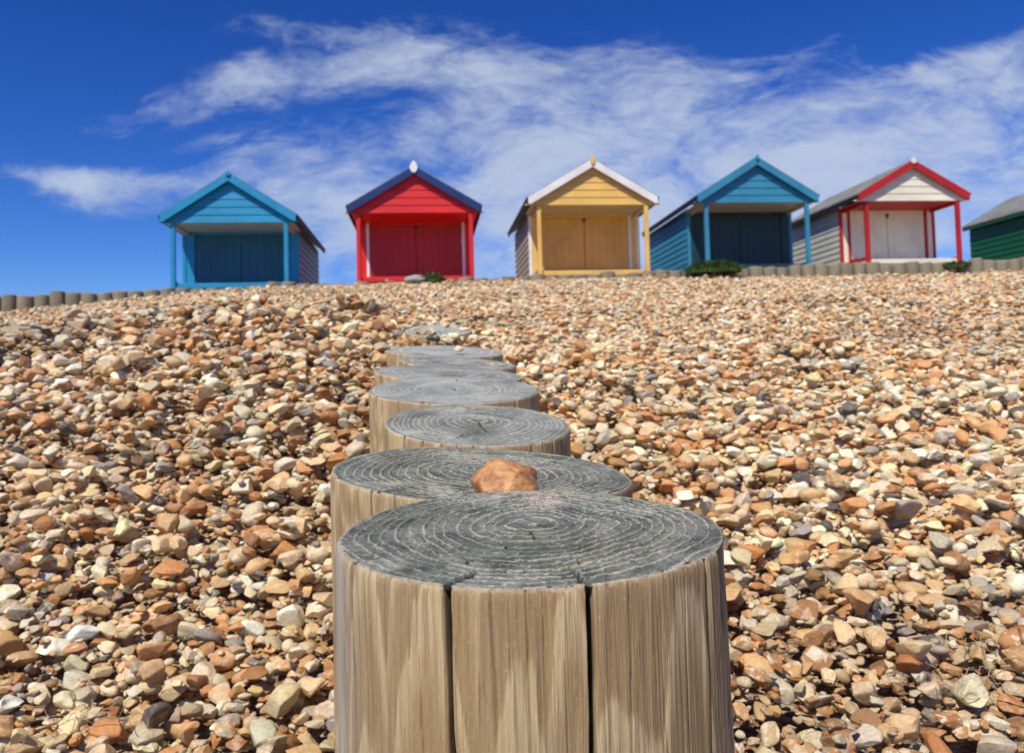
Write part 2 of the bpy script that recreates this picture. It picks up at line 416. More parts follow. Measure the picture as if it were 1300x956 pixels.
def make_post(k, label, cracks, topcracks, NA, NR, NS, zbot, knot=None, pale=0., rot=None, grey=None, gdepth=.0011, pith=(0, 0), ringpow=.85, warp=.05):
    px, py, D, wpx, ta, tb, sd, nrg = POSTS[k]
    cx, cy, cz, R = ROW[k]
    th = np.linspace(0, 2 * math.pi, NA, endpoint=False) - math.pi / 2      # 0 at the camera side
    ct, st = np.cos(th), np.sin(th)
    Rth = R * (1 + .035 * fbm(ct * 1.1, st * 1.1, 0, sd, 2) + .008 * fbm(ct * 7, st * 7, 0, sd + 3, 3) + .004 * fbm(ct * 40, st * 40, 0, sd + 3, 2))
    # ---- top
    rf = np.concatenate([[.002], np.linspace(0, 1, NR)[1:-1] , [.985, .993, 1.0]]); rf = rf[(rf < .98) | (rf >= .985)]
    RF, TH = np.meshgrid(rf, np.arange(NA), indexing='ij')
    X = RF * (Rth * ct)[None, :]; Yy = RF * (Rth * st)[None, :]
    ppx, ppy = pith[0] * R, pith[1] * R
    # distance field that equals 1 on the bark side and 0 at the pith
    wgt = 1 - RF
    dx = X - ppx * wgt; dy = Yy - ppy * wgt
    u = np.hypot(dx, dy) / np.maximum(Rth[None, :], 1e-6)
    ux, uy = X / R, Yy / R
    uw = u + warp * fbm(ux * 1.8 + 9, uy * 1.8, 0, sd + 5, 3) + .012 * fbm(ux * 9, uy * 9, 0, sd + 6, 3)
    ph = nrg * np.sign(uw) * np.abs(uw) ** ringpow + 2.4 * fbm(u * 3.2, np.zeros_like(u), 0, sd + 8, 3)
    fr = ph - np.floor(ph)
    ridx = np.floor(ph); gdepth = gdepth * (1 - .45 * u)
    amp = .25 + .75 * _TAB[(ridx.astype(np.int64) * 131 + sd) & 65535]
    ring = np.where(fr < .62, .25 * fr, np.where(fr < .86, (fr - .62) / .24, 1 - (fr - .86) / .14))
    ring = np.clip(ring, 0, 1) * (.65 + .35 * amp) + .18 * fbm(ux * 22, uy * 22, 0, sd + 10, 3)
    wob = fbm(ux * 3, uy * 3, 0, sd + 11, 3)
    ring = ring * np.clip(.5 + 1.5 * (fbm(ux * 2.2 + 3, uy * 2.2, 0, sd + 15, 3) + .42), .3, 1.15)
    Z = -gdepth * (1 - ring) * amp * (.6 + .8 * (wob + .5)) + .010 * R / .11 * fbm(ux * 1.3, uy * 1.3, 0, sd + 12, 3) + .0012 * fbm(ux * 40, uy * 40, 0, sd + 14, 2)
    crack = np.zeros_like(Z)
    ang = (th + math.pi / 2 + math.pi) % (2 * math.pi) - math.pi       # angle from the camera side, + to the right
    def crk(a0, r0, r1, wd, dep, wig=.02):
        nonlocal Z, crack
        aa = ang[None, :] - a0 - wig * fbm(RF * 6, np.full_like(RF, a0 * 3), 0, sd + 20, 3) * 4
        aa = (aa + math.pi) % (2 * math.pi) - math.pi
        dist = np.abs(aa) * np.maximum(RF, .02) * R
        taper = np.clip(np.minimum((RF - r0) / .06, (r1 - RF) / .06), 0, 1)
        g = np.clip(1.3 - dist / (.95 * wd * np.maximum(taper, .02)), 0, 1) * (taper > 0)
        Z = Z - dep * g; crack = np.maximum(crack, g)
    for c in topcracks: crk(*c)
    # lower rim, eroded edge
    edge = sst(.985, 1.0, RF)
    Z = Z - .0016 * edge ** 2
    rim = sst(.975, .997, RF) 
    kn = np.zeros_like(Z)
    if knot: kn = np.exp(-((((ux - knot[0]) / knot[2]) ** 2 + ((uy - knot[1]) / knot[3]) ** 2)) ** 2)
    Z = Z * (1 - .8 * sst(.95, 1, RF))
    slope = ta * Yy - tb * X
    Zt = Z + slope
    # ---- side
    zs = np.concatenate([[.0015, .004, .008], np.linspace(.03, 1, NS) ** 1.3])
    rimz = Zt[-1]
    depth = cz - zbot
    S, _ = np.meshgrid(zs, np.arange(NA), indexing='ij')
    Zs = rimz[None, :] * (1 - S) - S * depth
    zr = Zs
    fade = 1 - np.exp(-S * 45)
    Rs = Rth[None, :] + fade * .0025 * fbm(ct[None, :] * 2, st[None, :] * 2, zr * 4, sd + 40, 3) + fade * .0012 * fbm((ct * 26)[None, :], (st * 26)[None, :], zr * 3, sd + 41, 3)
    Rs = Rs + .0012 * (1 - np.exp(-S * 300))
    sc = np.zeros_like(Zs)
    for (a0, wd, dep, z0, z1) in cracks:
        if dep < .004 and k == 0: dep *= .4
        wig = .055 * fbm(np.zeros_like(zr) + a0 * 5, zr * 9, 0, sd + 60, 4) * .11 / R
        dist = np.abs((ang[None, :] - a0 - wig + math.pi) % (2 * math.pi) - math.pi) * R
        t = np.clip(np.minimum((S - z0) / .02 if z0 > 0 else 1., (z1 - S) / .15), 0, 1)
        w_ = .6 * wd * (.65 + .7 * (fbm(np.full_like(zr, a0), zr * 16, 0, sd + 61, 3) + .5)) * t
        g = np.clip(1.35 - dist / np.maximum(w_, 1e-5), 0, 1) * (t > 0)
        Rs = Rs - dep * g; sc = np.maximum(sc, np.clip(g * 1.3, 0, 1) * np.clip(dep / .004, .28, 1))
    rotm = np.zeros_like(Zs)
    if rot:
        a0, aw, zd = rot
        rotm = np.exp(-((ang[None, :] - a0) / aw) ** 2) * np.exp(-np.clip(-Zs, 0, None) / zd) * (.4 + 1.6 * (fbm((ct * 9)[None, :], (st * 9)[None, :], zr * 30, sd + 71, 4) + .5))
        rotm = np.clip(rotm * 1.8 - .25, 0, 1)
        Rs = Rs - .009 * rotm * (.3 + fbm((ct * 30)[None, :], (st * 30)[None, :], zr * 60, sd + 72, 3) + .5)
    gr = np.zeros_like(Zs)
    if grey: gr = np.clip(np.exp(-((ang[None, :] - grey[0]) / grey[1]) ** 2) * (1.3 + 1.2 * fbm((ct * 12)[None, :], (st * 12)[None, :], zr * 6, sd + 80, 3)), 0, 1)
    # cathedral figure: contour steps of a vertically stretched field
    zj = zr + .03 * fbm((ct * 22)[None, :], (st * 22)[None, :], zr * 2, sd + 95, 3)
    fld = fbm((ct * 3.0 + 5)[None, :], (st * 3.0)[None, :], zj * 11 + 2, sd + 90, 2) * 4.6 + .28 * fbm((ct * 9)[None, :], (st * 9)[None, :], zr * 26, sd + 91, 3) + .07 * fbm((ct * 50)[None, :], (st * 50)[None, :], zr * 3, sd + 92, 2)
    if k == 0:
        q = -9.
        for (ax, aw, az) in ((548, .19, -.004), (662, .17, -.040), (800, .24, -.062), (872, .17, -.012), (470, .16, -.085), (720, .11, -.008)):
            da = ang[None, :] - A_(ax) + .05 * fbm(zr * 14, np.zeros_like(zr) + ax, 0, sd + 97, 3)
            q = np.maximum(q, (az - zr) / .085 - .5 * (da / aw) ** 2 - .35 * (da / aw) ** 4)
        fld = np.maximum(q, -6) + .75 * fbm((ct * 5)[None, :], (st * 5)[None, :], zr * 12, sd + 91, 3) + .22 * fbm((ct * 45)[None, :], (st * 45)[None, :], zr * 5, sd + 92, 2)
        fld = fld * .8
    fc = fld - np.floor(fld)
    cath = sst(.0, .05, fc) * (1 - sst(.10, .55, fc)) + (.25 * sst(.6, .9, fc) if k else 0)
    Rs = Rs + .0003 * cath
    Xs = Rs * ct[None, :]; Ys = Rs * st[None, :]
    nT = Zt.size
    V = np.concatenate([np.stack([X, Yy, Zt], -1).reshape(-1, 3), np.stack([Xs, Ys, Zs], -1).reshape(-1, 3)])
    rows = RF.shape[0] + S.shape[0]
    i = np.arange((rows - 1) * NA).reshape(rows - 1, NA); j = np.roll(i, -1, 1)
    Q = np.stack([i, i + NA, j + NA, j], -1).reshape(-1, 4)
    topA = np.concatenate([np.ones(nT), np.clip(1 - zs / .004, 0, 1).repeat(NA) * .7])
    z0 = np.zeros(Zs.size)
    at = dict(ring=np.concatenate([ring.ravel(), z0 + .5]), top=topA, crack=np.concatenate([np.clip(crack, 0, 1).ravel(), sc.ravel()]),
              rim=np.concatenate([rim.ravel(), z0 + 1]), knot=np.concatenate([kn.ravel(), z0]),
              pale=np.concatenate([(np.clip(pale + wob * 1.2 * (pale > 0), 0, 1)).ravel(), z0 + pale]), cath=np.concatenate([np.zeros(nT), cath.ravel()]),
              grey=np.concatenate([np.zeros(nT), gr.ravel()]), rot=np.concatenate([np.zeros(nT), rotm.ravel()]))
    me = np_mesh('timber_post', V * U, Q[:, ::-1], PMAT, True, at)
    o = link(bpy.data.objects.new('timber_post', me)); o.location = W(cx, cy, cz)
    return tag(o, label, 'timber post', 'round timber posts of the groyne running up the beach')

def A_(px):        # bearing round the front post of a point seen at this image column
    cx, cy, cz, R = ROW[0]; best = min(range(-140, 141), key=lambda k: abs((cx + R * math.sin(k / 100)) / (cy - R * math.cos(k / 100)) * F + 663 - px) + (abs(k) > 118) * (abs(k) - 118))
    return best / 100
make_post(0, 'largest, nearest round timber post, weathered grey ring top and tan sides split by dark cracks',
          [(A_(455), .0018, .005, 0, 1.6), (A_(576), .0028, .011, 0, 1.6), (A_(752), .0026, .011, .0, 1.6), (A_(893), .0016, .006, 0, 1.6),
           (A_(497), .0006, .002, 0, .7), (A_(538), .0005, .0015, 0, .45), (A_(632), .0007, .0022, 0, 1.2), (A_(676), .0008, .0025, .0, .9), (A_(722), .0006, .002, .05, .6),
           (A_(800), .0007, .002, 0, 1.3), (A_(838), .0005, .0016, 0, .5), (A_(594), .0005, .0014, .1, .9), (A_(866), .0006, .002, 0, .7), (2.4, .002, .008, 0, 1.6), (-2.2, .002, .006, 0, 1.6)],
          [(A_(576), .72, 1.1, .0020, .010), (A_(752), .74, 1.1, .0014, .008), (.55, .28, .52, .0009, .003, .05), (-.9, .4, .62, .0008, .003), (2.2, .3, .7, .0008, .003), (-2.6, .4, .8, .0008, .003), (A_(455), .95, 1.1, .0014, .004), (.12, .02, .26, .0009, .004, .05), (-.35, .30, .42, .0010, .003, .05), (.9, .35, .5, .0008, .002),
           (-.5, .55, .68, .0014, .004), (.35, .62, .72, .0009, .003), (-.05, .7, .79, .0008, .003), (1.3, .5, .62, .0009, .003), (-1.1, .7, .8, .0009, .003)],
          1150, 210, 90, -.62, knot=(.10, .62, .13, .16), rot=(1.27, .17, .07), grey=(-1.45, .33), gdepth=.0030, pith=(.03, .10), ringpow=1.22, warp=.14)
make_post(1, 'second timber post from the front, wide grey ringed top with an orange flint on it',
          [(-1.15, .0015, .005, 0, 1.6), (-.9, .0008, .002, 0, 1), (-.68, .0013, .004, 0, 1.5), (-.5, .0008, .003, 0, 1), (-.2, .001, .003, 0, 1), (.9, .001, .003, 0, 1), (1.3, .001, .003, 0, 1)],
          [(-.62, .78, 1.1, .0018, .006), (math.pi - .15, .15, .55, .0014, .005), (.3, .3, .45, .001, .003), (-2.5, .6, .75, .001, .003)],
          900, 170, 50, -.6, gdepth=.0032, pith=(.04, .05), ringpow=1.12, warp=.07)
make_post(2, 'third timber post from the front, with a dark star crack at its heart',
          [(-.78, .0018, .006, 0, 1.6), (-.52, .001, .003, 0, 1), (-.3, .001, .003, 0, 1), (-.15, .0008, .002, 0, 1), (0, .001, .003, 0, 1), (.2, .0008, .002, 0, 1), (.6, .001, .002, 0, 1), (.75, .001, .002, 0, 1), (.9, .001, .003, 0, 1), (1.1, .001, .003, 0, 1)],
          [(.35, -.1, .45, .0016, .004, .06), (-2.7, -.1, .28, .0015, .004, .06), (1.6, -.1, .12, .002, .004), (-1.2, -.1, .12, .002, .004), (-.78, .85, 1.1, .0015, .004), (-.25, .45, .75, .001, .003)],
          700, 140, 30, -.5, pale=.35, gdepth=.0024, pith=(.0, .05), ringpow=1.1, warp=.05)
make_post(3, 'fourth timber post from the front, pale silvery top standing tall on its left side',
          [(-1.0, .0015, .005, 0, 1.6), (-.6, .001, .003, 0, 1), (-.2, .001, .003, 0, 1), (.8, .001, .003, 0, 1), (1.0, .001, .003, 0, 1), (1.15, .001, .003, 0, 1)],
          [(.1, -.1, .2, .0012, .003), (-.3, .9, 1.1, .002, .004), (math.pi, .5, .8, .001, .003)],
          600, 120, 30, -.45, pale=.75, gdepth=.0012, pith=(.05, -.05), ringpow=1.1, warp=.06)
make_post(4, 'fifth timber post from the front, low grey top with a dark stain on its left',
          [(-1.0, .0015, .004, 0, 1.6), (-.5, .001, .003, 0, 1), (.5, .001, .003, 0, 1)], [(.5, .1, .5, .001, .003)], 480, 90, 20, -.42, pale=.6, pith=(-.1, .1), knot=None)
make_post(5, 'sixth timber post from the front, dark-centred top with a flat orange pebble on it',
          [(-1.0, .0015, .004, 0, 1.6), (.5, .001, .003, 0, 1)], [(.2, .1, .5, .001, .003)], 420, 80, 16, -.4, pale=.45, pith=(-.1, .2))
make_post(6, 'seventh timber post from the front, pale top with a cream pebble on it',
          [(-1.1, .0015, .004, 0, 1.6), (-.4, .001, .003, 0, 1)], [(.4, .1, .5, .001, .003)], 420, 80, 16, -.35, pale=.85, pith=(.1, .1))
make_post(7, 'farthest, nearly buried timber post, bleached top half covered with pebbles', [], [(.2, .1, .7, .0012, .003)], 320, 60, 12, -.2, pale=1.0)

# stones on the posts
def stone(px, py, D, sx, sy, sz, tint, label, seed, style='angular', yaw=0., tilt=0.):
    rng = np.random.default_rng(seed)
    me = pebble_mesh(seed, rng, style)
    m = pebble_material('stone_flint', False, tint); me.materials.append(m)
    o = link(bpy.data.objects.new('flint_stone', me)); p = P(px, py, D)
    o.location = W(p.x, p.y, p.z); o.scale = (sx * U, sy * U, sz * U); o.rotation_euler = (0, tilt, yaw)
    return tag(o, label, 'stone')
def flint():       # the lump of orange flint, a faceted hump with a flat base
    rng = np.random.default_rng(4)
    bm = bmesh.new(); bmesh.ops.create_icosphere(bm, subdivisions=5, radius=1)
    V = np.array([v.co for v in bm.verts])
    V = V * (1 + .22 * fbm(V[:, 0] * 1.5 + 3, V[:, 1] * 1.5, V[:, 2] * 1.5, 8, 3))[:, None]
    for d, h in (((-.75, -.25, .60), .66), ((.45, -.2, .85), .66), ((-.1, -.85, .45), .62), ((.9, -.3, .25), .74), ((.15, .6, .8), .7), ((-.9, -.3, -.1), .8), ((.55, -.8, .2), .74), ((-.45, -.75, .55), .70), ((0, 0, -1), .42)):
        d = np.array(d, float); d /= np.linalg.norm(d); s = V @ d; V = V - np.maximum(s - h, 0)[:, None] * d * .82
    V = V * (1 + .14 * fbm(V[:, 0] * 2.6, V[:, 1] * 2.6, V[:, 2] * 2.6, 19, 3))[:, None]
    V = V * (1 + .05 * fbm(V[:, 0] * 8, V[:, 1] * 8, V[:, 2] * 8, 9, 3))[:, None]
    V[:, 2] -= V[:, 2].min()
    for v, c in zip(bm.verts, V): v.co = c
    me = bpy.data.meshes.new('flint_stone'); bm.to_mesh(me); bm.free(); me.shade_smooth()
    m, nt, b = mat('orange_flint'); tc = nt.add('ShaderNodeTexCoord').outputs['Object']
    n1 = nt.noise(tc, 1.6, 5, .6, .6); n2 = nt.noise(tc, 6, 6, .7, .2)
    c = nt.mix(nt.rng(n1, .36, .62), (.30, .11, .03), (.66, .33, .11))
    c = nt.mix(nt.rng(n1, .58, .72, 0, .6), c, (.66, .38, .15)); c = nt.mix(nt.rng(n2, .30, .5, .6, 0), c, (.17, .05, .02))
    nt.put(b.inputs['Base Color'], c); nt.put(b.inputs['Roughness'], nt.rng(n2, .3, .7, .25, .6)); nt.put(b.inputs['Normal'], nt.bump(n2, .8, .0016))
    me.materials.append(m)
    o = link(bpy.data.objects.new('flint_stone', me)); x, y = P(641, 620, .628).x, .628
    cx, cy, cz, R = ROW[1]; zt = cz + .07 * (y - cy) - .07 * (x - cx)
    o.location = W(x, y, zt + .0005); o.scale = (.0272 * U, .021 * U, .0195 * U)
    tag(o, 'lump of glossy orange flint lying on the second timber post', 'stone')
flint()
stone(583, 442.5, 1.90, .0115, .009, .0075, ((.74, .62, .44), (.66, .42, .2)), 'small cream pebble sitting on the pale seventh timber post', 61)
stone(622, 464, 1.68, .013, .009, .0048, ((.66, .36, .16), (.8, .72, .6)), 'flat orange and white pebble on the sixth timber post', 63)

# ------------------------------------------------------------------ log edging along the crest
def log_edging():
    m, nt, b = mat('edging_log_wood')
    tc = nt.add('ShaderNodeTexCoord').outputs['Object']; rnd = nt.add('ShaderNodeObjectInfo').outputs['Random']
    f = nt.noise(nt.mapping(tc, (1, 1, .08)), 50, 4, .6); g = nt.noise(tc, 6, 3, .5)
    c = nt.mix(nt.rng(f, .3, .7), (.11, .095, .065), (.28, .24, .165)); c = nt.mix(nt.rng(g, .4, .7, 0, .5), c, (.14, .15, .11))
    c = nt.mix(nt.math('MULTIPLY', rnd, .5), c, (.32, .26, .17))
    nt.put(b.inputs['Base Color'], c); b.inputs['Roughness'].default_value = .85; nt.put(b.inputs['Normal'], nt.bump(f, .6, .01))
    rng = random.Random(3)
    protos = []
    for v in range(5):
        NA = 28; R = .118 * U; prof = [(0, .0), (.6, -.002), (.88, -.006), (.97, -.014), (1, -.03), (1.0, -.2), (1.01, -.5)]
        verts = []; sd = rng.random() * 9
        for rf, z in prof:
            for a in range(NA):
                t = 2 * math.pi * a / NA; rr = R * max(rf, .01) * (1 + .03 * math.sin(2 * t + sd) + .02 * math.sin(5 * t + sd * 2))
                verts.append((rr * math.cos(t), rr * math.sin(t), z * U + .012 * rf * math.sin(t + sd) * U))
        faces = [(i * NA + a, (i + 1) * NA + a, (i + 1) * NA + (a + 1) % NA, i * NA + (a + 1) % NA) for i in range(len(prof) - 1) for a in range(NA)]
        me = bpy.data.meshes.new('log_post'); me.from_pydata(verts, [], faces); me.update(); me.materials.append(m); me.shade_smooth(); protos.append(me)
    x = -10.6; n = 0
    while x < 11.4:
        y = 13.9 + .1 * x
        top = 1.735 + .0235 * x + rng.uniform(-.035, .03) - .04 * (x > -3) - .03 * (x < -4)
        if x < -5: top += .0
        o = bpy.data.objects.new('log_post', protos[rng.randrange(5)]); COL.objects.link(o)
        o.location = W(x, y + rng.uniform(-.012, .012), top); o.rotation_euler = (rng.uniform(-.03, .03), rng.uniform(-.03, .03), rng.uniform(0, 6.28))
        s = rng.uniform(.9, 1.06); o.scale = (s, s, 1)
        tag(o, 'weathered round log post in the low edging row along the shingle crest', 'log post', 'log posts edging the terrace below the huts')
        x += .236 * rng.uniform(.97, 1.05); n += 1
    print('logs', n)
log_edging()

# ------------------------------------------------------------------ beach huts
VP = ray(545, 483); YAW = -math.atan2(VP.x, VP.y)
def box(x0, x1, y0, y1, z0, z1):
    v = [(x, y, z) for z in (z0, z1) for y in (y0, y1) for x in (x0, x1)]
    f = [(0, 2, 3, 1), (4, 5, 7, 6), (0, 1, 5, 4), (2, 6, 7, 3), (0, 4, 6, 2), (1, 3, 7, 5)]
    return v, f
def merge(parts):
    V = []; Fc = []
    for v, f in parts:
        o = len(V); V += [tuple(c * U for c in p) for p in v]; Fc += [tuple(i + o for i in q) for q in f]
    return V, Fc
def part(name, parts, m, parent, bevel=.006, smooth=False):
    V, Fc = merge(parts)
    o = mesh_obj(name, V, Fc, m, parent)
    if bevel:
        md = o.modifiers.new('bevel', 'BEVEL'); md.width = bevel * U; md.segments = 2; md.limit_method = 'ANGLE'
    return o
def boards_y(x0, x1, yplane, z0, z1, step, out, topfun=None):
    """lap boards facing -y (front); topfun(z) gives half width limits"""
    parts = []; z = z0
    while z < z1 - .01:
        ze = min(z + step, z1)
        a0, a1 = x0, x1; b0, b1 = x0, x1
        if topfun:
            a0, a1 = topfun(z); b0, b1 = topfun(ze)
        lo, hi = yplane - out, yplane - .004
        v = [(a0, lo, z + .004), (a1, lo, z + .004), (b1, hi, ze), (b0, hi, ze), (a0, yplane + .02, z + .004), (a1, yplane + .02, z + .004), (b1, yplane + .02, ze), (b0, yplane + .02, ze)]
        parts.append((v, [(0, 1, 2, 3), (4, 7, 6, 5), (0, 4, 5, 1), (3, 2, 6, 7), (0, 3, 7, 4), (1, 5, 6, 2)]))
        z = ze
    return parts
def boards_x(xplane, sgn, y0, y1, z0, z1, step, out):
    parts = []; z = z0
    while z < z1 - .01:
        ze = min(z + step, z1); lo = xplane + sgn * out; hi = xplane + sgn * .004; bk = xplane - sgn * .02
        v = [(lo, y0, z + .004), (lo, y1, z + .004), (hi, y1, ze), (hi, y0, ze), (bk, y0, z + .004), (bk, y1, z + .004), (bk, y1, ze), (bk, y0, ze)]
        f = [(0, 1, 2, 3), (4, 7, 6, 5), (0, 4, 5, 1), (3, 2, 6, 7), (0, 3, 7, 4), (1, 5, 6, 2)]
        if sgn > 0: f = f
        else: f = [tuple(reversed(q)) for q in f]
        parts.append((v, f)); z = ze
    return parts
def prism(poly, y0, y1):
    n = len(poly); v = [(x, y0, z) for x, z in poly] + [(x, y1, z) for x, z in poly]
    f = [tuple(range(n)), tuple(range(2 * n - 1, n - 1, -1))] + [(i, i + n, (i + 1) % n + n, (i + 1) % n) for i in range(n)]
    return v, f

ROOF = felt('roof_felt', (.085, .088, .085)); ROOF2 = felt('roof_felt_pale', (.17, .175, .165))
DARK = paint('near_black_paint', (.012, .013, .014), .0, .6); METAL = paint('galvanised_iron', (.05, .05, .05), 0, .4)
def hut(px, X, Y, zb, hw, tw, beam, apex, depth, C, label, finial=None, floorbeam=True, porch=1.0, step=.145, name='beach_hut', seed=0):
    r = bpy.data.objects.new(name, None); COL.objects.link(r); r.empty_display_size = .3
    r.location = W(X, Y, zb); r.rotation_euler = (0, 0, YAW)
    tag(r, label, 'beach hut', 'beach huts standing in a row on the crest')
    ztip = beam + .145; bt = .155      # top of the barge tip; vertical thickness of the barge boards
    sl = (apex - ztip) / tw
    under = lambda x: apex - bt - sl * abs(x)
    bw = hw + .035; e = .012
    wp = porch                          # body front plane
    # body side walls
    for s in (-1, 1):
        m = C['side'] if s < 0 else C.get('side2', C['side'])
        part('side_wall', boards_x(s * bw, s, wp + .03, depth - .1, -.12, ztip - .055, .125, .018), m, r, .003)
    part('back_wall', boards_y(-bw + .03, bw - .03, depth - .1, -.12, beam, .125, -.02) + [prism([(-bw + .03, beam), (bw - .03, beam), (0, under(0) + .02)], depth - .13, depth - .1)], C['side'], r, .003)
    # front wall of the cabin with jambs and doors
    dh = beam - .0
    dz = .10 if C.get('plinth', True) else -.08
    jx = hw - .175
    part('front_wall', [box(-bw + .002, -jx - .058, wp, wp + .05, -.12, dh), box(jx + .058, bw - .002, wp, wp + .05, -.12, dh), box(-jx - .058, jx + .058, wp + .004, wp + .05, dh - .05, dh), box(-jx - .058, jx + .058, wp + .003, wp + .05, -.12, dz - .02)], C['body'], r, .004)
    for s in (-1, 1):
        part('door_trim', [box(s * jx + (0 if s > 0 else -.055), s * jx + (.055 if s > 0 else 0), wp - .018, wp + .03, -.06, dh - .003)], C['trim'], r, .004)
        part('corner_board', [box(s * bw - (.045 if s > 0 else .02), s * bw + (.02 if s > 0 else .045), wp - .014, wp + .034, -.12, dh - .004)], C.get('corner', C['trim']), r, .004)
    for s in (-1, 1):
        x0, x1 = (-jx + .004, -.006) if s < 0 else (.006, jx - .004)
        n = 6; w_ = (x1 - x0) / n
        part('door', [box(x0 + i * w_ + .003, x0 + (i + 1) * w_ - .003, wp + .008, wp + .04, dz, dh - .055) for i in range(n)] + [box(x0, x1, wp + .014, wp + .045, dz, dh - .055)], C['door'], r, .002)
    part('latch', [box(-.035, .035, wp - .012, wp + .007, dh - .13, dh - .075), box(-.012, .012, wp - .02, wp + .007, dh - .17, dh - .10)], METAL, r, .002)
    part('door_sill', [box(-jx - .055, bw - .01, wp - .04, wp + .05, dz - .035, dz - .006)], DARK if C.get('darkgap', True) else C['trim'], r, .003)  # dark gap below the doors, made as a near-black strip on some huts
    if C.get('whitefoot'): part('foot_block', [box(-bw - .005, -jx + .02, wp - .05, wp + .0, -.06, .015)], C['white'], r, .004)
    # porch
    for s in (-1, 1):
        part('porch_post', [box(s * hw - (.078 if s > 0 else 0), s * hw + (0 if s > 0 else .078), .055, .13, -.14, beam - .002)], C['post'], r, .006)
        part('eave_beam', [box(s * (hw - .005) - (.06 if s > 0 else 0), s * (hw - .005) + (0 if s > 0 else .06), .135, wp - .02, beam - .055, beam - .003)], C['ceil'], r, .003)
        if floorbeam: part('floor_beam', [box(s * (hw - .004) - (.05 if s > 0 else 0), s * (hw - .004) + (0 if s > 0 else .05), .135, wp - .05, -.045, .015)], C['post'], r, .003)
    part('porch_floor', [box(-hw + .09, hw - .09, .1, wp - .06, -.12, -.03)], C.get('floor', C['body']), r, .003)
    part('porch_ceiling', [box(-tw + .06, tw - .06, .10, wp + .02, beam + .002, beam + .022)], C['ceil'], r, 0)
    # gable front: lap boards
    gy = .070
    f = lambda z: (-(apex - bt + .05 - z) / sl, (apex - bt + .05 - z) / sl)
    zt = apex - bt + .02
    part('gable_front', boards_y(0, 0, gy, beam, zt, step, .014, f), C['gable'], r, .003)
    # barge boards
    for s in (-1, 1):
        poly = [(0 + s * .001, apex), (s * tw, ztip), (s * tw, ztip - bt * .86), (s * (tw - .05), ztip - bt + .02), (0 + s * .001, apex - bt)]
        if s > 0: poly = poly[::-1]
        part('barge_board', [prism(poly, -.035, .0)], C['barge_l'] if s < 0 and 'barge_l' in C else C['barge'], r, .004)
    # roof slabs with fascia strips under the eaves
    for s in (-1, 1):
        t = .035
        poly = [(0, apex + .012), (s * (tw + .035), ztip + .012 - sl * .035), (s * (tw + .035), ztip + .012 - sl * .035 - t), (0, apex + .012 - t)]
        if s > 0: poly = poly[::-1]
        part('roof', [prism(poly, -.03 + .002, depth)], C['roof'], r, .004)
        poly = [(0, apex + .010 - t), (s * (tw - .01), ztip + .010 - t + sl * .01), (s * (tw - .01), ztip - .03 - t + sl * .01), (0, apex - .03 - t)]
        if s > 0: poly = poly[::-1]
        part('soffit_board', [prism(poly, .004, depth - .02)], C.get('soffit', C['ceil']), r, 0)
        xx = s * (tw - .0)
        part('fascia_board', [box(min(xx, xx + s * .022), max(xx, xx + s * .022), .002, depth - .01, ztip - .115, ztip - .027 )], C.get('fascia', DARK), r, .003)
    # finial
    if finial:
        hh, ww, fm = finial
        prof = [(0, hh * .5), (ww * .28, hh * .30), (ww * .5, hh * .0), (ww * .44, -hh * .25), (ww * .22, -hh * .45), (0, -hh * .5)]
        poly = prof + [(-a, b) for a, b in prof[-2:0:-1]]
        part('finial', [prism([(a, b + apex - .02) for a, b in poly][::-1], -.062, -.037)], fm, r, .006)
    return r

def PC(n, rgb, **k): return paint(n, lin(*rgb), **k)
white = PC('white_gloss', (232, 232, 228), wear=.1)
cyan = PC('cyan_paint', (6, 138, 184), wear=.05); cyan_shaded = PC('cyan_door_porch_shade', (6, 88, 112), wear=.05)  # door versions of cyan, red, yellow and teal: porch shade put into the colour
red = PC('red_paint', (215, 28, 24), wear=.03); red_shaded = PC('red_door_porch_shade', (170, 27, 26), wear=.03); navy = PC('navy_paint', (12, 46, 104), wear=.25, under=(.2, .25, .33))
yel = PC('yellow_paint', (232, 186, 98), wear=.12); yel_shaded = PC('yellow_door_porch_shade', (214, 166, 84), wear=.08); beige = PC('bare_beige_boards', (178, 158, 128), wear=.3)
teal = PC('teal_paint', (48, 132, 166), wear=.05); teal_shaded = PC('teal_porch_shade', (18, 56, 66), wear=.05)  # darker copy also stands for the shaded cabin front
cream = PC('cream_paint', (232, 226, 205), wear=.12); crim = PC('crimson_paint', (180, 24, 28), wear=.06); greyw = PC('pale_grey_boards', (196, 196, 182), wear=.2)
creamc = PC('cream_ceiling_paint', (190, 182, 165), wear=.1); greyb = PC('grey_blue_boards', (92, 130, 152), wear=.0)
green = PC('green_paint', (0, 84, 46), wear=.05)
BASE = lambda X: 1.985 + .022 * (X + 1.78)
